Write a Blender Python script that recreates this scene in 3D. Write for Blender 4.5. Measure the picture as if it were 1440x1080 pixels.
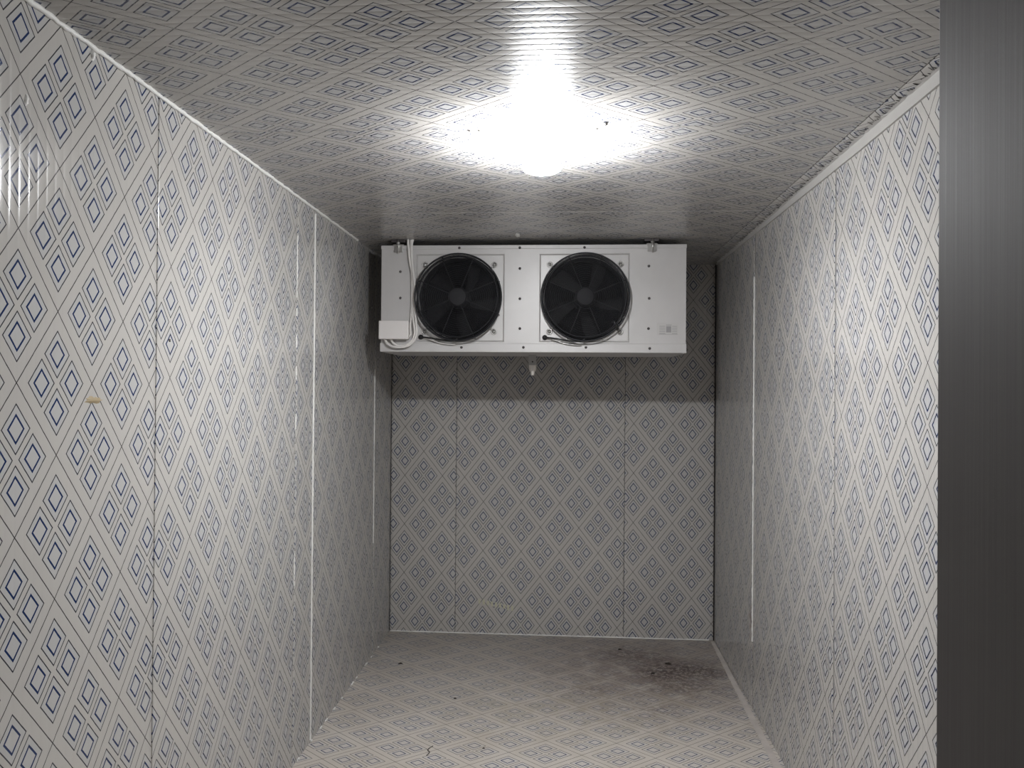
import bpy, bmesh, math, random
from mathutils import Matrix, Vector, Euler

for o in list(bpy.data.objects):
    bpy.data.objects.remove(o)
S = bpy.context.scene
COL = S.collection
H = 1.4333                      # the lens stands this high over the floor; z below is measured from the lens height
R_ = random.Random(7)
PI = math.pi

# ------------------------------------------------------------------ camera
YAW, PITCH, ROLL, FPX = -0.0662, 0.0068, 0.008, 1058.77
cy_, sy_, cp_, sp_ = math.cos(YAW), math.sin(YAW), math.cos(PITCH), math.sin(PITCH)
fw = Vector((sy_*cp_, cy_*cp_, sp_)); rt = Vector((cy_, -sy_, 0)); up = rt.cross(fw)
cr_, sr_ = math.cos(ROLL), math.sin(ROLL)
r2 = cr_*rt + sr_*up; u2 = -sr_*rt + cr_*up
cam = bpy.data.cameras.new('camera'); cam.sensor_fit = 'HORIZONTAL'; cam.sensor_width = 36
cam.lens = 36*FPX/1440; cam.clip_start = 0.02
co = bpy.data.objects.new('camera', cam); COL.objects.link(co)
co.matrix_world = Matrix(((r2.x, u2.x, -fw.x, 0), (r2.y, u2.y, -fw.y, 0), (r2.z, u2.z, -fw.z, H), (0, 0, 0, 1)))
S.camera = co

# ------------------------------------------------------------------ world and exposure
w = bpy.data.worlds.new('world'); S.world = w; w.use_nodes = True
w.node_tree.nodes['Background'].inputs[0].default_value = (0.9, 0.93, 1.0, 1)
w.node_tree.nodes['Background'].inputs[1].default_value = 0.05
S.view_settings.view_transform = 'Standard'; S.view_settings.look = 'None'
S.view_settings.gamma = 1; S.view_settings.exposure = 0.0; S.view_settings.use_curve_mapping = False
LAMP = 900.0                    # radiance of the glowing bulb

# ------------------------------------------------------------------ dimensions
D = 4.40                        # back wall
Y1, Y0 = 0.59, 0.47             # front wall, inner and outer face
XL = -1.005
def XR(y): return 0.8817 - 0.0140*(D - y)
ZC, ZF = 0.7252, -1.4333
PA, PB = 0.1118, 0.1431         # half diagonals of the printed lattice

# ------------------------------------------------------------------ materials
def new_mat(name):
    m = bpy.data.materials.new(name); m.use_nodes = True
    return m, m.node_tree, m.node_tree.nodes['Principled BSDF']
def N(nt, t, **k):
    n = nt.nodes.new(t)
    for a, b in k.items(): setattr(n, a, b)
    return n
def math_(nt, op, a, b=None, c=None, clamp=False):
    n = nt.nodes.new('ShaderNodeMath'); n.operation = op; n.use_clamp = clamp
    for i, v in enumerate((a, b, c)):
        if v is None: continue
        if isinstance(v, (int, float)): n.inputs[i].default_value = v
        else: nt.links.new(v, n.inputs[i])
    return n.outputs[0]
def mix(nt, f, a, b, bt='MIX'):
    n = nt.nodes.new('ShaderNodeMix'); n.data_type = 'RGBA'; n.blend_type = bt
    for s, v in ((0, f), (6, a), (7, b)):
        if isinstance(v, (int, float)): n.inputs[s].default_value = v
        elif isinstance(v, tuple): n.inputs[s].default_value = (*v, 1)
        else: nt.links.new(v, n.inputs[s])
    return n.outputs[2]
def noise(nt, vec, scale, detail=2, rough=.5):
    n = N(nt, 'ShaderNodeTexNoise'); n.inputs['Scale'].default_value = scale
    n.inputs['Detail'].default_value = detail; n.inputs['Roughness'].default_value = rough
    nt.links.new(vec, n.inputs['Vector']); return n.outputs['Fac']
def ramp(nt, v, lo, hi):
    n = N(nt, 'ShaderNodeMapRange'); n.inputs[1].default_value = lo; n.inputs[2].default_value = hi
    nt.links.new(v, n.inputs[0]); n.clamp = True; return n.outputs[0]

def plain(name, col, rough=.5, metal=0., bump=0., bscale=200., spec=.5, var=0.):
    m, nt, b = new_mat(name)
    tc = N(nt, 'ShaderNodeTexCoord')
    if var:
        f = noise(nt, tc.outputs['Object'], 9, 4, .6)
        c = mix(nt, ramp(nt, f, .35, .7), col, tuple(x*(1-var) for x in col)); nt.links.new(c, b.inputs['Base Color'])
    else: b.inputs['Base Color'].default_value = (*col, 1)
    b.inputs['Roughness'].default_value = rough; b.inputs['Metallic'].default_value = metal
    b.inputs['Specular IOR Level'].default_value = spec
    if bump:
        bp = N(nt, 'ShaderNodeBump'); bp.inputs['Strength'].default_value = bump; bp.inputs['Distance'].default_value = .001
        nt.links.new(noise(nt, tc.outputs['Object'], bscale), bp.inputs['Height']); nt.links.new(bp.outputs[0], b.inputs['Normal'])
    return m

def printed(name, base, rough, stains=None):
    """laminated sheet printed with a rhombus lattice and groups of four double outlined diamonds"""
    m, nt, b = new_mat(name)
    uv = N(nt, 'ShaderNodeUVMap'); uv.uv_map = 'UVMap'
    sp = N(nt, 'ShaderNodeSeparateXYZ'); nt.links.new(uv.outputs[0], sp.inputs[0])
    u = math_(nt, 'DIVIDE', sp.outputs[0], PA); v = math_(nt, 'DIVIDE', sp.outputs[1], PB)
    def fold(x):                      # distance to nearest even number, 0..1
        return math_(nt, 'PINGPONG', x, 1.0)
    P = fold(math_(nt, 'ADD', u, v)); Q = fold(math_(nt, 'SUBTRACT', u, v))
    lat = math_(nt, 'SUBTRACT', 1.0, math_(nt, 'MAXIMUM', P, Q))
    p2 = math_(nt, 'ABSOLUTE', math_(nt, 'SUBTRACT', P, .40)); q2 = math_(nt, 'ABSOLUTE', math_(nt, 'SUBTRACT', Q, .40))
    mm = math_(nt, 'MAXIMUM', p2, q2)
    l_lat = math_(nt, 'LESS_THAN', lat, .012)
    l_out = math_(nt, 'LESS_THAN', math_(nt, 'ABSOLUTE', math_(nt, 'SUBTRACT', mm, .325)), .0135)
    l_in = math_(nt, 'LESS_THAN', math_(nt, 'ABSOLUTE', math_(nt, 'SUBTRACT', mm, .182)), .022)
    tint = math_(nt, 'MULTIPLY', math_(nt, 'LESS_THAN', mm, .32), .55)
    tc = N(nt, 'ShaderNodeTexCoord')
    n1 = noise(nt, tc.outputs['Object'], 2.3, 3, .6)
    c = mix(nt, ramp(nt, n1, .3, .7), base, tuple(x*.955 for x in base))
    c = mix(nt, tint, c, (base[0]*.93, base[1]*.975, base[2]*1.05))
    c = mix(nt, l_lat, c, (.05, .045, .045)); c = mix(nt, l_out, c, (.038, .038, .046))
    c = mix(nt, l_in, c, (.008, .023, .088))
    rg = b.inputs['Roughness']; rg.default_value = rough
    if stains: c = stains(nt, tc.outputs['Object'], c)
    nt.links.new(c, b.inputs['Base Color'])
    b.inputs['Specular IOR Level'].default_value = .45
    bp = N(nt, 'ShaderNodeBump'); bp.inputs['Strength'].default_value = .13; bp.inputs['Distance'].default_value = .0006
    nt.links.new(noise(nt, tc.outputs['Object'], 420, 2), bp.inputs['Height']); nt.links.new(bp.outputs[0], b.inputs['Normal'])
    return m

def blob(nt, vec, c, r, p=1.0):
    """soft spot centred at c with radii r in room coordinates"""
    mp = N(nt, 'ShaderNodeMapping'); mp.vector_type = 'POINT'
    mp.inputs['Scale'].default_value = tuple(1/x for x in r)
    mp.inputs['Location'].default_value = tuple(-a/x for a, x in zip(c, r))
    nt.links.new(vec, mp.inputs['Vector'])
    ln = N(nt, 'ShaderNodeVectorMath'); ln.operation = 'LENGTH'; nt.links.new(mp.outputs[0], ln.inputs[0])
    return ramp(nt, ln.outputs['Value'], 1.0, .15)

def floor_stains(nt, vec, c):
    n = noise(nt, vec, 11, 6, .7); n2 = noise(nt, vec, 42, 5, .75); n3 = noise(nt, vec, 4, 4, .6)
    general = math_(nt, 'MULTIPLY', ramp(nt, n3, .35, .75), .30)
    c = mix(nt, general, c, (.33, .27, .20))
    wide = math_(nt, 'MULTIPLY', blob(nt, vec, (.45, 3.93, 0), (.85, .85, 1)), ramp(nt, n, .30, .55))
    c = mix(nt, math_(nt, 'MULTIPLY', wide, .62), c, (.135, .085, .070))
    for (x, y, rx, ry, s) in ((.62, 3.93, .22, .16, .95), (.50, 3.86, .14, .11, .9), (.38, 4.12, .20, .15, .65), (.74, 3.90, .10, .10, .8),
                              (.60, 3.70, .24, .12, .6), (.15, 3.62, .16, .08, .4), (.45, 3.42, .12, .07, .4)):
        k = math_(nt, 'MULTIPLY', math_(nt, 'MULTIPLY', blob(nt, vec, (x, y, 0), (rx*1.25, ry*1.25, 1)), ramp(nt, n2, .45, .54)), s)
        c = mix(nt, k, c, (.045, .020, .016))
    yl = math_(nt, 'MULTIPLY', math_(nt, 'MULTIPLY', blob(nt, vec, (.05, 3.4, 0), (.9, .55, 1)), ramp(nt, n, .46, .66)), .35)
    return mix(nt, yl, c, (.30, .25, .13))
def wall_stains(nt, vec, c):
    n2 = noise(nt, vec, 22, 5, .7)
    k = math_(nt, 'MULTIPLY', math_(nt, 'MULTIPLY', blob(nt, vec, (.87, 3.5, H-1.05), (1, .10, .16)), ramp(nt, n2, .46, .62)), .6)
    return mix(nt, k, c, (.20, .10, .08))

BASE = (.505, .483, .455)
M = {}
M['print'] = printed('printed_panel', BASE, .14)
M['printr'] = printed('printed_panel_stained', BASE, .14, wall_stains)
M['printc'] = printed('printed_ceiling', BASE, .27)
M['floor'] = printed('printed_floor', (.56, .515, .465), .5, floor_stains)
M['core'] = plain('panel_core', (.05, .05, .05), .9)
M['sealant'] = plain('white_sealant', (.82, .81, .78), .55, bump=.6, bscale=60)
M['trimw'] = plain('white_trim', (.44, .425, .405), .45, bump=.2, bscale=120)
M['floortrim'] = plain('worn_floor_trim', (.56, .51, .47), .6, bump=.3, bscale=80, var=.25)
M['casing'] = plain('casing_sheet', (.60, .582, .572), .42, .12, bump=.05, bscale=40, var=.05)
M['plate'] = plain('fan_plate_sheet', (.61, .592, .58), .4, .12, var=.04)
M['boxw'] = plain('white_plastic', (.80, .76, .74), .4)
M['black'] = plain('black_coating', (.008, .008, .010), .6, spec=.3)
M['blade'] = plain('blade_grey', (.0025, .0028, .0035), .8, spec=.1)
M['motor'] = plain('motor_grey', (.016, .0155, .018), .7, spec=.3)
M['wire'] = plain('guard_wire', (.013, .013, .016), .45, spec=.35)
M['steel'] = plain('zinc_steel', (.55, .54, .52), .3, .9)
M['dark'] = plain('dark_screw', (.10, .09, .09), .4, .6)
M['cable'] = plain('cable_white', (.78, .75, .72), .45)
M['cableb'] = plain('cable_black', (.012, .012, .012), .4)
M['label'] = plain('label_paper', (.565, .548, .535), .6)
M['ink'] = plain('label_ink', (.33, .32, .32), .6)
M['pipe'] = plain('pipe_white', (.80, .76, .70), .4)
M['glue'] = plain('dry_glue', (.37, .29, .17), .6, bump=.5, bscale=90, var=.3)
M['res'] = plain('pale_residue', (.50, .49, .36), .6)
M['crumb'] = plain('dark_crumb', (.03, .022, .018), .8)
M['lampw'] = plain('lamp_plastic', (.8, .8, .8), .4)

def jamb_mat():
    m, nt, b = new_mat('brushed_jamb')
    tc = N(nt, 'ShaderNodeTexCoord'); mp = N(nt, 'ShaderNodeMapping'); mp.inputs['Scale'].default_value = (260, 260, 2.2)
    nt.links.new(tc.outputs['Object'], mp.inputs['Vector'])
    f = noise(nt, mp.outputs[0], 1.0, 3, .6)
    c = mix(nt, ramp(nt, f, .3, .7), (.094, .083, .076), (.116, .104, .096)); nt.links.new(c, b.inputs['Base Color'])
    b.inputs['Roughness'].default_value = .62
    bp = N(nt, 'ShaderNodeBump'); bp.inputs['Strength'].default_value = .15; bp.inputs['Distance'].default_value = .001
    nt.links.new(f, bp.inputs['Height']); nt.links.new(bp.outputs[0], b.inputs['Normal'])
    return m
M['jamb'] = jamb_mat()
mb, nt_, bb = new_mat('glowing_bulb')
bb.inputs['Base Color'].default_value = (1, 1, 1, 1); bb.inputs['Emission Color'].default_value = (.96, .98, 1.0, 1)
bb.inputs['Emission Strength'].default_value = LAMP
M['bulb'] = mb

# ------------------------------------------------------------------ mesh helpers (z given from lens height, +H on building)
def obj(name, verts, faces, m, parent=None, smooth=False, uvs=None, lift=True, kind=None):
    me = bpy.data.meshes.new(name)
    me.from_pydata([(v[0], v[1], v[2] + (H if lift else 0)) for v in verts], [], faces)
    if uvs is not None:
        l = me.uv_layers.new(name='UVMap')
        for lp in me.loops: l.data[lp.index].uv = uvs[lp.vertex_index]
    me.materials.append(M[m] if isinstance(m, str) else m)
    if smooth:
        me.polygons.foreach_set('use_smooth', [True]*len(me.polygons))
    me.update()
    o = bpy.data.objects.new(name, me); COL.objects.link(o)
    if parent is not None:
        o.parent = parent; o.matrix_parent_inverse = parent.matrix_world.inverted() if False else Matrix.Translation(-parent.location)
    if kind: o['kind'] = kind
    return o
def tag(o, label=None, cat=None, group=None):
    if label: o['label'] = label
    if cat: o['category'] = cat
    if group: o['group'] = group
    return o
def thing(name, label, cat, loc, group=None):
    o = bpy.data.objects.new(name, None); COL.objects.link(o); o.location = (loc[0], loc[1], loc[2] + H)
    o.empty_display_size = .05
    return tag(o, label, cat, group)

class MB:
    def __init__(s): s.v = []; s.f = []
    def add(s, vs, fs):
        n = len(s.v); s.v += [tuple(v) for v in vs]; s.f += [tuple(i+n for i in f) for f in fs]; return s
    def box(s, a, b):
        (x0, y0, z0), (x1, y1, z1) = a, b
        return s.add([(x0,y0,z0),(x1,y0,z0),(x1,y1,z0),(x0,y1,z0),(x0,y0,z1),(x1,y0,z1),(x1,y1,z1),(x0,y1,z1)],
                     [(0,3,2,1),(4,5,6,7),(0,1,5,4),(1,2,6,5),(2,3,7,6),(3,0,4,7)])
    def bbox(s, a, b, c=.003):          # box with chamfered edges
        (x0, y0, z0), (x1, y1, z1) = a, b
        bm = bmesh.new(); bmesh.ops.create_cube(bm, size=1)
        for v in bm.verts:
            v.co = Vector(((x0+x1)/2 + v.co.x*(x1-x0), (y0+y1)/2 + v.co.y*(y1-y0), (z0+z1)/2 + v.co.z*(z1-z0)))
        bmesh.ops.bevel(bm, geom=bm.edges[:], offset=c, segments=2, affect='EDGES', profile=.5)
        bm.verts.index_update()
        s.add([v.co for v in bm.verts], [[v.index for v in f.verts] for f in bm.faces]); bm.free(); return s
    def lathe(s, c, ax, prof, n=32, closed=False):
        """prof: (radius, distance along ax); ax unit vector"""
        ax = Vector(ax).normalized(); t = Vector((0, 0, 1)) if abs(ax.z) < .9 else Vector((1, 0, 0))
        e1 = ax.cross(t).normalized(); e2 = ax.cross(e1); c = Vector(c); k = len(prof)
        vs = []
        for i in range(n):
            a = 2*PI*i/n; d = math.cos(a)*e1 + math.sin(a)*e2
            for r, h in prof: vs.append(c + ax*h + d*r)
        fs = []
        kk = k if closed else k-1
        for i in range(n):
            j = (i+1) % n
            for q in range(kk):
                q2 = (q+1) % k
                fs.append((i*k+q, i*k+q2, j*k+q2, j*k+q))
        if not closed:
            if prof[0][0] > 1e-6: fs.append(tuple(i*k for i in range(n)))
            if prof[-1][0] > 1e-6: fs.append(tuple(i*k+k-1 for i in range(n))[::-1])
        return s.add(vs, fs)
    def tube(s, pts, r, n=8, closed=False, sub=0):
        pts = [Vector(p) for p in pts]
        if sub:                        # Catmull-Rom
            q = []
            L = len(pts)
            for i in range(L-1):
                p0, p1, p2, p3 = pts[max(i-1, 0)], pts[i], pts[i+1], pts[min(i+2, L-1)]
                for k in range(sub):
                    t = k/sub
                    q.append(.5*((2*p1)+(p2-p0)*t+(2*p0-5*p1+4*p2-p3)*t*t+(3*p1-p0-3*p2+p3)*t**3))
            q.append(pts[-1]); pts = q
        L = len(pts); vs = []
        for i, p in enumerate(pts):
            if closed: d = (pts[(i+1) % L]-pts[i-1]).normalized()
            else: d = (pts[min(i+1, L-1)]-pts[max(i-1, 0)]).normalized()
            t = Vector((0, 1, 0)) if abs(d.y) < .9 else Vector((1, 0, 0))
            e1 = d.cross(t).normalized(); e2 = d.cross(e1)
            rr = r(i/(L-1)) if callable(r) else r
            for j in range(n):
                a = 2*PI*j/n; vs.append(p + rr*(math.cos(a)*e1 + math.sin(a)*e2))
        fs = []
        for i in range(L if closed else L-1):
            i2 = (i+1) % L
            for j in range(n):
                j2 = (j+1) % n; fs.append((i*n+j, i2*n+j, i2*n+j2, i*n+j2))
        if not closed: fs.append(tuple(range(n))[::-1]); fs.append(tuple((L-1)*n+j for j in range(n)))
        return s.add(vs, fs)
    def make(s, name, m, parent=None, smooth=False, **k): return obj(name, s.v, s.f, m, parent, smooth, **k)

# ------------------------------------------------------------------ panels: ribbed, lipped, printed sheets
def panel(parent, O, U, L, Nn, s0, s1, l0, l1, ph, mat='print', rib=.0250, name='panel', gap=.0018, gw=.006, gd=.00016):
    """O origin, U across the panel, L along it, Nn into the room; ph = (s,l) of one lattice crossing"""
    O, U, L, Nn = Vector(O), Vector(U), Vector(L), Vector(Nn)
    a, b = s0+gap, s1-gap
    prof = [(a, -.008), (a+.0001, -.0004), (a+.0006, 0)]
    if rib:
        k = math.ceil((a+.010)/rib)
        while k*rib < b-.010:
            cc = k*rib
            for t in (-1, -.7, -.4, 0, .4, .7, 1):
                prof.append((cc+t*gw, -gd*(1+math.cos(PI*t))))
            k += 1
    prof += [(b-.0006, 0), (b-.0001, -.0004), (b, -.008)]
    vs, uv = [], []
    for s, h in prof:
        for l in (l0, l1):
            vs.append(O + U*s + L*l + Nn*h); uv.append((s - ph[0] + PA, l - ph[1]))
    fs = []
    n = len(prof)
    flip = U.cross(L).dot(Nn) < 0
    for i in range(n-1):
        f = (2*i, 2*i+2, 2*i+3, 2*i+1)
        fs.append(f[::-1] if flip else f)
    o = obj(name, vs, fs, mat, parent, True, uv)
    return o

def slab(name, a, b, m='core'):
    return MB().box(a, b).make(name, m, kind='structure')

# left wall ---------------------------------------------------------
T = .1
wl = slab('wall_left', (XL-T, Y0, ZF-T), (XL-.007, D+T, ZC+T))
pl = [(Y1, .82, (.1, .2)), (.82, 1.805, (1.3269, .0044)), (1.805, 2.790, (1.872, .022)), (2.790, 2.992, (2.80, .085)),
      (2.992, 3.990, (3.03, -.03)), (3.990, D, (4.06, .05))]
for s0, s1, ph in pl:
    panel(wl, (XL, 0, 0), (0, 1, 0), (0, 0, 1), (1, 0, 0), s0, s1, ZF, ZC, ph)
# right wall (leans inwards a little towards the door) --------------
ang = math.atan(.0140); UR = Vector((math.sin(ang), math.cos(ang), 0)); NR = Vector((-math.cos(ang), math.sin(ang), 0))
OR = Vector((XR(0), 0, 0))
wr = MB().add([(XR(Y0)+.0075, Y0, ZF-T), (XR(D+T)+.0075, D+T, ZF-T), (XR(D+T)+T, D+T, ZF-T), (XR(Y0)+T, Y0, ZF-T),
               (XR(Y0)+.0075, Y0, ZC+T), (XR(D+T)+.0075, D+T, ZC+T), (XR(D+T)+T, D+T, ZC+T), (XR(Y0)+T, Y0, ZC+T)],
              [(0,3,2,1),(4,5,6,7),(0,1,5,4),(1,2,6,5),(2,3,7,6),(3,0,4,7)]).make('wall_right', 'core', kind='structure')
for s0, s1, ph in [(Y1, 1.45, (1.805, -.2175)), (1.45, 2.43, (1.805, -.2175)), (2.43, 3.48, (2.50, -.12)), (3.48, D, (3.50, .03))]:
    panel(wr, OR, UR, (0, 0, 1), NR, s0, s1, ZF, ZC, ph, mat='printr')
# back wall ---------------------------------------------------------
wb = slab('wall_back', (XL, D+.007, ZF-T), (XR(D), D+T, ZC+T))
for s0, s1, ph in [(XL, -.6165, (-.9216, -.2274-.0)), (-.6165, .3668, (-.5662, -.2322)), (.3668, XR(D)-.004, (.4176, -.1942))]:
    panel(wb, (0, D, 0), (1, 0, 0), (0, 0, 1), (0, -1, 0), s0, s1, ZF, ZC, ph, gap=.0012)
# ceiling: panels lie across the room, ribs and print run from side to side
cl = slab('ceiling', (XL-T, Y0, ZC+.007), (XR(D)+T, D+T, ZC+T+.02))
for i, (s0, s1) in enumerate([(Y1, 1.10), (1.10, 2.085), (2.085, 3.07), (3.07, 4.05), (4.05, D)]):
    ph = [(1.472, -.789), (1.472, -.789), (2.13, -.73), (3.11, -.76), (4.09, -.80)][i]
    panel(cl, (0, 0, ZC), (0, 1, 0), (1, 0, 0), (0, 0, -1), s0, s1, XL, .799, ph, mat='printc', gap=.0003, gw=.0045, gd=.00022)
panel(cl, (0, 0, ZC), (1, 0, 0), (0, 1, 0), (0, 0, -1), .801, .885, Y1, D, (.83, 1.5), rib=0, name='edge_strip', gap=.0012)
# floor ---------------------------------------------------------------
fl = slab('floor', (XL-T, Y0, ZF-T), (XR(D)+T, D+T, ZF-.007))
for s0, s1 in ((Y1, 1.55), (1.55, 2.53), (2.53, D)):
    panel(fl, (0, 0, ZF), (0, 1, 0), (1, 0, 0), (0, 0, 1), s0, s1, XL, .90, (2.9745, -.0545+PB), mat='floor', rib=0, gap=.0006)
# front wall with the doorway the lens looks through -------------------
DL, DR, DT = -.56, .2872, .50
wf = MB().box((XL-T, Y0, ZF), (DL-.008, Y1, ZC)).box((DR+.008, Y0, ZF), (XR(D)+T, Y1, ZC)).box((DL-.008, Y0, DT+.008), (DR+.008, Y1, ZC)).make('wall_front', 'core', kind='structure')
panel(wf, (0, Y1+.008, 0), (1, 0, 0), (0, 0, 1), (0, 1, 0), XL, DL-.03, ZF, ZC, (-.9, 0))
panel(wf, (0, Y1+.008, 0), (1, 0, 0), (0, 0, 1), (0, 1, 0), DR+.03, XR(Y1), ZF, ZC, (.4, 0))
panel(wf, (0, Y1+.008, 0), (1, 0, 0), (0, 0, 1), (0, 1, 0), DL-.03, DR+.03, DT+.03, ZC, (.1, 0))
dj = bpy.data.objects.new('door_1', None); COL.objects.link(dj); dj.location = (DR, Y0, 0); dj['kind'] = 'structure'
def jamb_(a, b): return MB().bbox(a, b, .004).make('door_jamb', 'jamb', dj)
jamb_((DR, Y0-.01, ZF), (DR+.045, Y1+.010, DT+.045))
jamb_((DL-.045, Y0-.01, ZF), (DL, Y1+.010, DT+.045))
MB().bbox((DL, Y0-.01, DT), (DR, Y1+.010, DT+.045), .004).make('door_head', 'jamb', dj)

# ------------------------------------------------------------------ beads and trims
def bead(name, p0, p1, r, seed, parent=None, m='sealant', n=60, kind='structure', wob=.35):
    rr = random.Random(seed); p0, p1 = Vector(p0), Vector(p1); pts = []; rad = []
    for i in range(n+1):
        t = i/n; pts.append(p0.lerp(p1, t) + Vector([rr.uniform(-1, 1)*r*.22 for _ in range(3)])); rad.append(r*(1+wob*rr.uniform(-1, 1)))
    return MB().tube(pts, lambda t: rad[round(t*n)], 6).make(name, m, parent, True, **({'kind': kind} if kind else {}))
bead('trim_1', (XL+.002, Y1+.02, ZC-.003), (XL+.002, 3.62, ZC-.003), .0060, 1, n=240, wob=.2)          # left wall to ceiling
bead('trim_2', (XL+.001, D-.002, ZF+.001), (XR(D)-.03, D-.002, ZF+.001), .0035, 2, n=110)      # back wall to floor
bead('sealant', (XL+.0005, 2.992, ZF+.01), (XL+.0005, 2.992, ZC-.02), .0040, 3, wl, kind=None, n=110, wob=.12)
bead('sealant', (XL+.0005, 3.990, ZF+.6), (XL+.0005, 3.990, .10), .0032, 4, wl, kind=None, wob=.2)
for a, b in ((.575, .34), (.30, .27), (.20, .15), (.08, .03), (-.10, -.16), (-.62, -.75)):
    bead('sealant', (XL+.0002, 2.790, a), (XL+.0002, 2.790, b), .0025, 5, wl, kind=None, n=14, wob=.4)
pj = OR + UR*3.48
bead('sealant', (pj.x, pj.y, .52), (pj.x, pj.y, ZF+.30), .0036, 6, wr, kind=None, n=90, wob=.2)
for i in range(11):                                    # broken bits of bead along the left floor joint
    y = 2.86 + i*.12 + R_.uniform(-.05, .05)
    bead('sealant', (XL+.003, y, ZF+.002), (XL+.003, y+R_.uniform(.012, .05), ZF+.002), .0032, 20+i, fl, kind=None, n=6, wob=.5)
# white trim under the right ceiling edge, its top edge ragged where the lining was cut
tv, tf = [], []
ny = 190
for i in range(ny+1):
    y = Y1 + .02 + (D-Y1-.06)*i/ny; x = XR(y)
    zb = ZC - (.0335 if y < 2.2 else .0335 - (y-2.2)*.012)
    j = R_.uniform(.0, .009) if i % 2 else R_.uniform(.004, .016)
    tv += [(x+.002, y, zb), (x-.006, y, zb+.0005), (x-.0075, y, ZC-.0035), (x-.008-j, y + R_.uniform(-.006, .006), ZC-.0006), (x-.002, y, ZC-.0002)]
for i in range(ny):
    for k in range(5):
        a, b = i*5+k, i*5+(k+1) % 5; tf.append((a, a+5, b+5, b))
tf += [(4, 3, 2, 1, 0), tuple(ny*5+k for k in range(5))]
obj('trim_3', tv, tf, 'trimw', kind='structure')
# dark ragged cuts in the strip next to that trim
mbc = MB()
for i in range(150):
    y = Y1+.6 + (3.7-Y1-.6)*(i+R_.random())/150; x = XR(y)-.013-R_.random()*.006; L = R_.uniform(.008, .026); t = R_.uniform(.0009, .0022)
    dx, dy = -L*R_.uniform(.5, 1), -L*R_.uniform(.2, .8)
    if x+dx < .806: dx = .806-x
    mbc.box((0, 0, 0), (0, 0, 0)) if False else mbc.add([(x, y-t, ZC-.0005), (x, y+t, ZC-.0005), (x+dx, y+dy+t*.6, ZC-.0005), (x+dx, y+dy-t*.6, ZC-.0005),
        (x, y, ZC-.0016), (x+dx, y+dy, ZC-.0012)], [(0, 4, 5, 3), (4, 1, 2, 5), (0, 1, 4), (3, 5, 2), (0, 3, 2, 1)])
c_ = mbc.make('cut_mark', 'crumb', cl); c_['kind'] = 'stuff'
# flat worn trim on the floor by the right wall
tv, tf = [], []
ny = 90
for i in range(ny+1):
    y = Y1+.02 + (D-Y1-.05)*i/ny; k = (4.35-y)/1.42
    xi = .858-.043*k; xo = .8815-.0345*k - .001
    xi = max(xi, XR(y)-.062)+R_.uniform(-.002, .002); xo = min(max(xo, XR(y)-.026), XR(y)-.002)+R_.uniform(-.0012, .0008)
    tv += [(xi, y, ZF-.0005), (xi+.002, y, ZF+.0035), (xo-.002, y, ZF+.0042), (xo, y, ZF-.0005)]
for i in range(ny):
    for k in range(4):
        a, b = i*4+k, i*4+(k+1) % 4; tf.append((a, b, b+4, a+4))
tf += [(3, 2, 1, 0), tuple(ny*4+k for k in range(4))]
obj('trim_4', tv, tf, 'floortrim', kind='structure')
# dark joint in the right back corner
MB().box((XR(D)-.0048, D-.004, ZF), (XR(D)-.001, D+.006, ZC)).make('trim_5', 'crumb', kind='structure')

# ------------------------------------------------------------------ the ceiling lamp
LX, LY = -.062, 2.17
lamp = thing('ceiling_lamp', 'glowing white lamp hanging from the patterned ceiling in front of the cooling unit', 'lamp', (LX, LY, ZC))
MB().lathe((LX, LY, ZC), (0, 0, -1), [(.030, 0), (.030, .006), (.026, .010), (.020, .012)], 32).make('base', 'lampw', lamp, True)
MB().lathe((LX, LY, ZC), (0, 0, -1), [(.019, .0115), (.019, .068), (.022, .0762)], 28).make('socket', 'lampw', lamp, True)
MB().lathe((LX, LY, ZC), (0, 0, -1), [(.021, .0758)]+[(.056*math.cos(t), .085+(.0095 if t < 0 else .0185)*math.sin(t)) for t in [math.radians(q) for q in range(-66, 90, 12)]]+[(0, .1036)], 40).make('bulb', 'bulb', lamp, True)

# ------------------------------------------------------------------ the cooling unit (evaporator with two fans)
UF, UB = 3.63, 4.08
UX0, UX1, UZ0, UZ1 = -.885, .587, .1775, .697
unit = thing('cooling_unit', 'white metal cooling unit with two black fans hung below the ceiling at the back wall', 'cooling unit', ((UX0+UX1)/2, (UF+UB)/2, UZ0))
FANS = [(-.500, .4385, -.713, -.281), (.107, .4395, -.112, .320)]
SZ0, SZ1 = .2275, .654
def rect_front(mb, x0, x1, z0, z1, y): mb.add([(x0, y, z0), (x1, y, z0), (x1, y, z1), (x0, y, z1)], [(0, 1, 2, 3)])
mbx = MB()
TR = .2215                         # tray line
xs = [UX0, FANS[0][2], FANS[0][3], FANS[1][2], FANS[1][3], UX1]
for i in (0, 2, 4): rect_front(mbx, xs[i], xs[i+1], SZ0, SZ1, UF)
rect_front(mbx, UX0, UX1, TR, SZ0, UF); rect_front(mbx, UX0, UX1, SZ1, UZ1-.017, UF)
# V groove lips round the fan plates
for f in FANS:
    a, b = f[2], f[3]; g = .004; d = .006
    o_ = [(a, UF, SZ0), (b, UF, SZ0), (b, UF, SZ1), (a, UF, SZ1)]; i_ = [(a+g, UF+d, SZ0+g), (b-g, UF+d, SZ0+g), (b-g, UF+d, SZ1-g), (a+g, UF+d, SZ1-g)]
    mbx.add(o_+i_, [(0, 1, 5, 4), (1, 2, 6, 5), (2, 3, 7, 6), (3, 0, 4, 7)])
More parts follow.
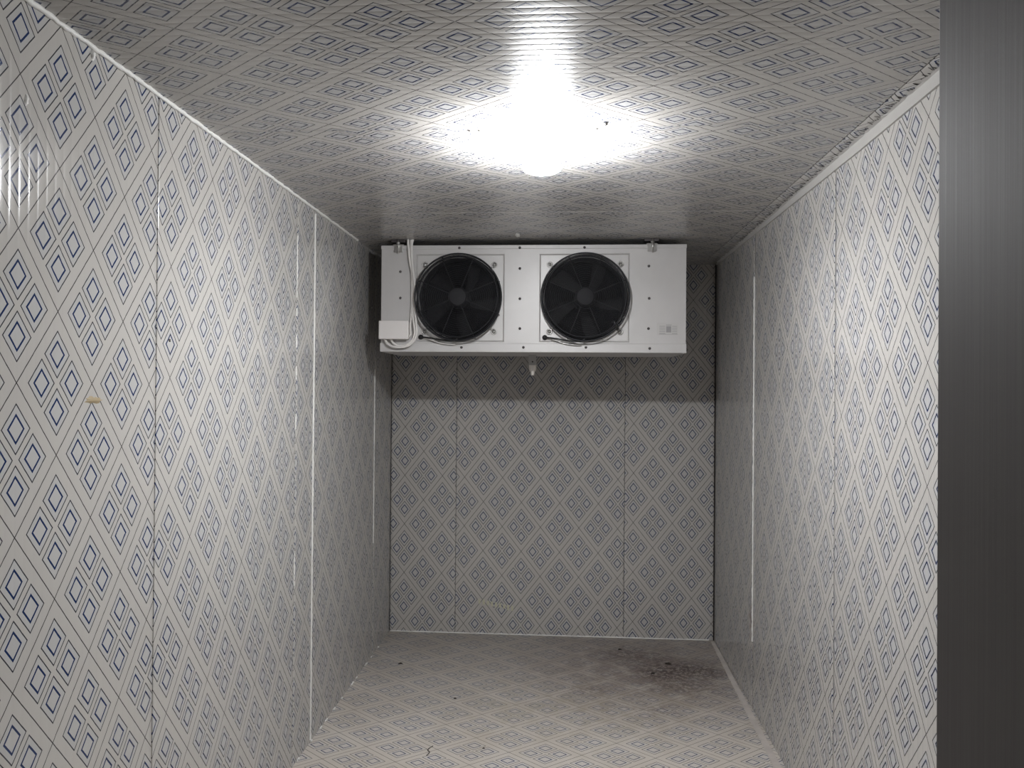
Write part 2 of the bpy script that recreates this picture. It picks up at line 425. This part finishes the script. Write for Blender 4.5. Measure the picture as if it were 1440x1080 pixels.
# ends, back, top, bottom (one folded shell)
z0, z1 = TR, UZ1-.017
mbx.add([(UX0, UF, z0), (UX0, UB, z0), (UX0, UB, z1), (UX0, UF, z1), (UX1, UF, z0), (UX1, UB, z0), (UX1, UB, z1), (UX1, UF, z1)],
        [(0, 3, 2, 1), (4, 5, 6, 7), (1, 2, 6, 5), (3, 7, 6, 2), (0, 1, 5, 4)])
mbx.make('casing', 'casing', unit)
MB().bbox((UX0-.002, UF-.0045, UZ1-.0185), (UX1+.002, UB, UZ1), .0022).make('top_cover', 'casing', unit)
MB().bbox((UX0-.003, UF-.006, UZ0), (UX1+.003, UB+.004, TR), .003).make('drip_tray', 'casing', unit)

def fan(fx, fz, x0, x1):
    # square plate with a round hole
    n = 72; r = .198; g = .004
    cs = []
    cx, cz, hx, hz = (x0+x1)/2, (SZ0+SZ1)/2, (x1-x0)/2-g, (SZ1-SZ0)/2-g
    vs, fs = [], []
    for i in range(n):
        a = 2*PI*i/n; c, s = math.cos(a), math.sin(a); k = 1/max(abs(c), abs(s))
        q = Vector((cx+c*k*hx, 0, cz+s*k*hz)); e = Vector((cx+c*k*(hx-.003), 0, cz+s*k*(hz-.003)))
        vs += [(q.x, UF+.006, q.z), (e.x, UF, e.z), (fx+c*(r+.006), UF-.000, fz+s*(r+.006)), (fx+c*r, UF+.004, fz+s*r), (fx+c*r, UF+.03, fz+s*r)]
    for i in range(n):
        j = (i+1) % n
        for k in range(4): fs.append((i*5+k, j*5+k, j*5+k+1, i*5+k+1))
    # true corners of the square
    obj('fan_plate', vs, fs, 'plate', unit)
    # shroud: short duct behind the plate, open to the dark coil
    MB().lathe((fx, UF, fz), (0, 1, 0), [(.1975, .005), (.1975, .14), (.19, .14), (.19, .005)], 56, True).make('shroud', 'black', unit, True)
    MB().lathe((fx, UF, fz), (0, 1, 0), [(.19, .12), (0, .121)], 48).make('coil_face', 'black', unit)
    mo = MB().lathe((fx, UF-.030, fz), (0, 1, 0), [(0, 0), (.045, .002), (.052, .010), (.052, .085), (0, .086)], 36).make('motor', 'motor', unit)
    for k in range(5):
        a0 = 2*PI*k/5+.3; vs, fs = [], []
        m_, n_ = 6, 5
        for i in range(m_+1):
            rr = .05+.135*i/m_
            for j in range(n_+1):
                w_ = (.62+.25*i/m_); a = a0+w_*(j/n_-.5)+.25*i/m_; yy = UF+.055-(.028*(j/n_-.5)*2)*(1-.25*i/m_)
                vs.append((fx+rr*math.cos(a), yy, fz+rr*math.sin(a)))
        top = len(vs); vs += [(x, y+.002, z) for x, y, z in vs]
        q = n_+1
        for i in range(m_):
            for j in range(n_):
                A = i*q+j; fs.append((A, A+1, A+q+1, A+q)); fs.append((top+A, top+A+q, top+A+q+1, top+A+1))
        for i in range(m_):
            for j in (0, n_):
                A = i*q+j; fs.append((A, A+q, top+A+q, top+A))
        for j in range(n_):
            fs.append((m_*q+j, m_*q+j+1, top+m_*q+j+1, top+m_*q+j)); fs.append((j, top+j, top+j+1, j+1))
        obj('fan_blade', vs, fs, 'blade', mo, True)
    # wire guard: a shallow basket of rings carried by spokes
    P = .072
    def yg(r): return UF - P*(1-max(0, (r-.165)/.050)**2.2) if r > .165 else UF-P
    g_ = MB()
    rings = [.034+.0054*i for i in range(33)]
    for r in rings: g_.tube([(fx+r*math.cos(2*PI*i/56), yg(r), fz+r*math.sin(2*PI*i/56)) for i in range(56)], .0013, 4, True)
    guard = g_.make('fan_guard', 'wire', unit, True)
    MB().tube([(fx+.2085*math.cos(2*PI*i/72), UF-P+.018, fz+.2085*math.sin(2*PI*i/72)) for i in range(72)], .0042, 8, True).make('guard_rim', 'wire', guard, True)
    MB().tube([(fx+.2020*math.cos(2*PI*i/72), UF-.014, fz+.2020*math.sin(2*PI*i/72)) for i in range(72)], .0030, 6, True).make('guard_rim', 'wire', guard, True)
    MB().tube([(fx+.1920*math.cos(2*PI*i/72), UF-P-.001, fz+.1920*math.sin(2*PI*i/72)) for i in range(72)], .0026, 6, True).make('guard_rim', 'wire', guard, True)
    for k in range(8):
        a = 2*PI*(k+.5)/8
        MB().tube([(fx+q*math.cos(a), y, fz+q*math.sin(a)) for q, y in ((.028, UF-P+.002), (.165, UF-P+.002), (.198, UF-P+.010), (.209, UF-P+.03), (.212, UF-.004))], .0022, 5, sub=4).make('spoke', 'wire', guard, True)
    MB().lathe((fx, UF-P-.003, fz), (0, 1, 0), [(0, 0), (.038, .0005), (.043, .003), (.043, .006), (0, .0065)], 28).make('hub_badge', 'motor', guard, True)
    # mounting eyes at the corners
    for sx in (-1, 1):
        for sz in (-1, 1):
            ex, ez = fx+sx*.169, fz+sz*.162
            lo = MB().tube([(ex+.012*math.cos(2*PI*i/16), UF-.006, ez+.012*math.sin(2*PI*i/16)) for i in range(16)], .0028, 6, True)
            lo.tube([(ex-sx*.010, UF-.006, ez-sz*.010), (ex-sx*.022, UF-.03, ez-sz*.022)], .0030, 6)
            lo.make('mounting_eye', 'steel', guard, True)
            MB().lathe((ex, UF, ez), (0, -1, 0), [(.0075, 0), (.0075, .006), (.004, .009), (0, .0095)], 14).make('screw', 'steel', guard, True)
    return guard
G1 = fan(*FANS[0]); G2 = fan(*FANS[1])
# black clip at the lower right of the right guard
cxl, czl = FANS[1][0]+.152, FANS[1][1]-.148
MB().tube([(cxl-.018, UF-.055, czl+.034), (cxl-.006, UF-.060, czl+.012), (cxl, UF-.045, czl-.004)], .0085, 8, sub=4).make('clip', 'cableb', G2, True)

# screws on the front
def px(x, y, Yd):                  # point of the plane y = Yd seen at a pixel of the survey
    d = Vector(((x-720)/FPX, -(y-540)/FPX, 1)); wv = r2*d.x + u2*d.y + fw
    return wv*(Yd/wv.y)
for (x, y) in [(563, 382), (563, 419), (646, 348.8), (731, 348.5), (731, 377.5), (731, 420), (731, 462), (822, 348), (912.5, 374), (913, 419.5), (912, 462)]:
    p = px(x, y, UF-.002)
    yy = UF-.0045 if p.z > UZ1-.018 else UF
    MB().lathe((p.x, yy+.001, p.z), (0, -1, 0), [(.0065, 0), (.0065, .0025), (.004, .005), (0, .0055)], 12).make('screw', 'dark', unit, True)
for (x, y) in [(562.5, 487), (649, 488.5), (736, 488.5), (824, 488.5), (913.6, 490)]:
    p = px(x, y, UF-.006)
    MB().lathe((p.x, UF-.0055, p.z), (0, -1, 0), [(.0065, 0), (.0065, .0025), (.004, .005), (0, .0055)], 12).make('screw', 'dark', unit, True)
# hangers: a bracket ear on the casing and a threaded bolt up into the ceiling
for x in (-.800, .424):
    hb = MB().bbox((x-.026, UF-.012, UZ1-.002), (x+.026, UF+.030, UZ1+.004), .0015)
    hb.bbox((x-.021, UF-.010, UZ1-.034), (x+.021, UF-.0046, UZ1+.003), .0012)
    hg = hb.make('hanger', 'steel', unit)
    MB().bbox((x-.036, UF-.010, ZC-.014), (x+.032, UF+.034, ZC-.0005), .0015).make('ceiling_plate', 'dark', hg)
    MB().lathe((x+.001, UF-.018, UZ1-.040), (0, 0, 1), [(.0042, 0), (.0042, ZC-UZ1+.036)], 12).make('bolt', 'steel', hg, True)
    MB().lathe((x+.001, UF-.018, UZ1-.008), (0, 0, 1), [(.0095, 0), (.0095, .008)], 6).make('nut', 'steel', hg)
    MB().lathe((x+.001, UF-.018, UZ1+.0045), (0, 0, 1), [(.0095, 0), (.0095, .007)], 6).make('nut', 'steel', hg)
# junction box
jb = MB().bbox((-.884, UF-.040, .2385), (-.742, UF, .324), .006).make('junction_box', 'boxw', unit)
MB().bbox((-.886, UF-.046, .2365), (-.740, UF-.036, .326), .004).make('lid', 'boxw', jb)
# white cables from the ceiling down beside the left fan and into the box from below
yk = UF-.016
MB().tube([(-.752, yk+.004, ZC-.002), (-.750, yk, .695), (-.742, yk, .62), (-.728, yk-.002, .55), (-.722, yk-.004, .46), (-.724, yk-.004, .36), (-.716, yk-.006, .30),
           (-.713, yk-.008, .265), (-.728, yk-.008, .228), (-.760, yk-.006, .208), (-.795, yk-.006, .205), (-.820, yk-.004, .220), (-.832, yk-.002, .242)], .0060, 10, sub=8).make('cable', 'cable', unit, True)
MB().tube([(-.728, yk+.004, ZC-.002), (-.733, yk, .695), (-.731, yk-.004, .62), (-.719, yk-.012, .54), (-.711, yk-.014, .46), (-.712, yk-.014, .38), (-.706, yk-.014, .32),
           (-.702, yk-.014, .275), (-.714, yk-.016, .232), (-.748, yk-.016, .2045), (-.800, yk-.014, .1985), (-.842, yk-.012, .212), (-.862, yk-.006, .242)], .0058, 10, sub=8).make('cable', 'cable', unit, True)
MB().tube([(-.738, yk+.002, ZC-.002), (-.738, yk+.002, .66), (-.733, yk+.002, .56), (-.731, yk+.002, .42), (-.736, yk, .30), (-.734, yk, .262), (-.742, yk-.004, .252)], .0042, 8, sub=8).make('cable', 'cable', unit, True)
# rubber glands and fan leads
for gx, gz, ex in ((-.687, .250, FANS[0][0]), (-.084, .2495, FANS[1][0])):
    gd = MB().lathe((gx, UF, gz), (0, -1, 0), [(.0125, 0), (.0125, .006), (.009, .012), (.004, .016)], 20).make('cable_gland', 'cableb', unit, True)
    MB().tube([(gx, UF-.012, gz), (gx+.05, UF-.026, gz-.006), (gx+.11, UF-.040, gz-.017), (gx+.165, UF-.050, gz-.020), (ex, UF-.050, .4395-.200)], .0042, 8, sub=8).make('fan_lead', 'cableb', gd, True)
    MB().tube([(gx+.006, UF-.010, gz), (gx+.05, UF-.016, gz-.014), (gx+.10, UF-.020, gz-.030), (gx+.155, UF-.020, gz-.037), (ex-.015, UF-.018, gz-.036)], .0026, 8, sub=8).make('earth_lead', 'steel' if ex > 0 else 'cable', gd, True)
# rating label, printed lines only
lb = MB().box((.450, UF-.0008, .264), (.552, UF+.0004, .323)).make('rating_label', 'label', unit)
ml = MB()
for k in range(5):
    ml.box((.462, UF-.0012, .270+.0085*k), (.490, UF-.0006, .2725+.0085*k)); ml.box((.522, UF-.0012, .270+.0085*k), (.546, UF-.0006, .2725+.0085*k))
ml.box((.460, UF-.0012, .2665), (.548, UF-.0006, .2682)); ml.box((.494, UF-.0012, .276), (.518, UF-.0006, .306)); ml.box((.494, UF-.0012, .310), (.520, UF-.0006, .313))
ml.make('printed_lines', 'ink', lb)
# drain outlet below the tray, near the back
dp = MB().bbox((-.172, 3.880, .125), (-.134, 3.886, UZ0+.002), .001).make('drain_outlet', 'steel', unit)
MB().lathe((-.152, 3.879, .142), (0, -1, 0), [(.004, 0), (.004, .002), (0, .0025)], 12).make('screw', 'crumb', dp)
MB().lathe((-.152, 3.905, .136), (0, 0, -1), [(.014, -.030), (.019, 0), (.0195, .022), (.018, .036), (.012, .045), (.0085, .058), (.0085, .064)], 24).make('drain_pipe', 'pipe', dp, True)

# ------------------------------------------------------------------ small marks left on the sheets
def scab(name, c, U, V, Nn, ru, rv, h, m, seed, label, cat, n=16, group=None):
    rr = random.Random(seed); c, U, V, Nn = Vector(c), Vector(U), Vector(V), Vector(Nn)
    vs = [c+Nn*h]; fs = []
    for ring, (k, hh) in enumerate(((.55, .8), (1.0, 0))):
        for i in range(n):
            a = 2*PI*i/n; q = k*(1+rr.uniform(-.28, .28)); vs.append(c+U*ru*q*math.cos(a)+V*rv*q*math.sin(a)+Nn*(h*hh*rr.uniform(.6, 1.1)))
    for i in range(n):
        j = (i+1) % n; fs.append((0, 1+i, 1+j)); fs.append((1+i, 1+n+i, 1+n+j, 1+j))
    o = obj(name, vs, fs, m, None, True)
    return tag(o, label, cat, group)
scab('glue_smear', (XL, 1.555, -.031), (0, 1, 0), (0, 0, 1), (1, 0, 0), .028, .0075, .0022, 'glue', 31, 'tan smear of dried glue at mid height on the left wall', 'smear', 26)
scab('sealant_dab', (XL, 1.343, .534), (0, 1, 0), (0, 0, 1), (1, 0, 0), .006, .012, .004, 'sealant', 32, 'clear white dab high on the left wall above its bright streaks', 'dab')
scab('sealant_dab', (XL, 1.539, .706), (0, 1, 0), (0, 0, 1), (1, 0, 0), .008, .012, .006, 'sealant', 33, 'white dab just under the left ceiling joint near the top left', 'dab')
scab('sealant_dab', (-.214, 3.53, ZC), (1, 0, 0), (0, 1, 0), (0, 0, -1), .010, .05, .006, 'sealant', 34, 'small dab on the ceiling right in front of the cooling unit', 'dab')
MB().bbox((.104, 2.045, ZC-.005), (.113, 2.075, ZC), .0012).make('cable_clip', 'lampw')
tag(bpy.data.objects['cable_clip'], 'small white clip on the ceiling to the right of the glowing lamp', 'clip')
for i, (x, lab) in enumerate(((.090, 'ceiling rivet right of the lamp beside the small white clip'), (-.264, 'ceiling rivet left of the lamp, the outer of the two'), (-.236, 'ceiling rivet left of the lamp, the one nearer the lamp'))):
    MB().lathe((x, 2.096, ZC), (0, 0, -1), [(.006, 0), (.0055, .002), (0, .0035)], 12).make('rivet', 'steel', None, True)
    tag([o for o in bpy.data.objects if o.name.startswith('rivet')][-1], lab, 'rivet')
mr = MB()
for i in range(9):
    x = -.478+.024*i; z = -1.246-.0045*i
    mr.bbox((x, D-.0015, z-.010-R_.random()*.006), (x+.010+R_.random()*.006, D+.001, z+.010+R_.random()*.006), .0006)
tag(mr.make('tape_residue', 'res'), 'faint row of yellowish residue low on the back wall', 'residue')
scab('chip', (XL, 1.868, .118), (0, 1, 0), (0, 0, 1), (1, 0, 0), .006, .005, .0012, 'crumb', 36, 'tiny dark chip on the left wall just beyond the first dark joint', 'chip', 10)
crumbs = [((-.828, 3.884), .011, 'black crumb on the floor near the left wall at the back'), ((-.482, 3.47), .008, 'dark crumb on the floor left of centre, behind the black thread'),
          ((.565, 4.00), .017, 'dark clump in the brown stain, nearest the right wall'), ((.33, 4.20), .010, 'dark crumb near the foot of the back wall in the brown stain'),
          ((.47, 3.86), .012, 'dark clump in the brown stain, on its left near side'), ((-.30, 3.00), .006, 'tiny dark crumb on the clean floor in front')]
for i, ((x, y), r, lab) in enumerate(crumbs):
    scab('dirt_crumb', (x, y, ZF), (1, 0, 0), (0, 1, 0), (0, 0, 1), r, r*.8, r*.5, 'crumb', 50+i, lab, 'crumb', 10)
tag(MB().tube([(-.516, 2.92, ZF+.001), (-.508, 2.945, ZF+.003), (-.520, 2.965, ZF+.002), (-.505, 3.00, ZF+.001)], .0016, 5, sub=4).make('thread', 'crumb', None, True),
    'short black thread lying on the patterned floor in front', 'thread')
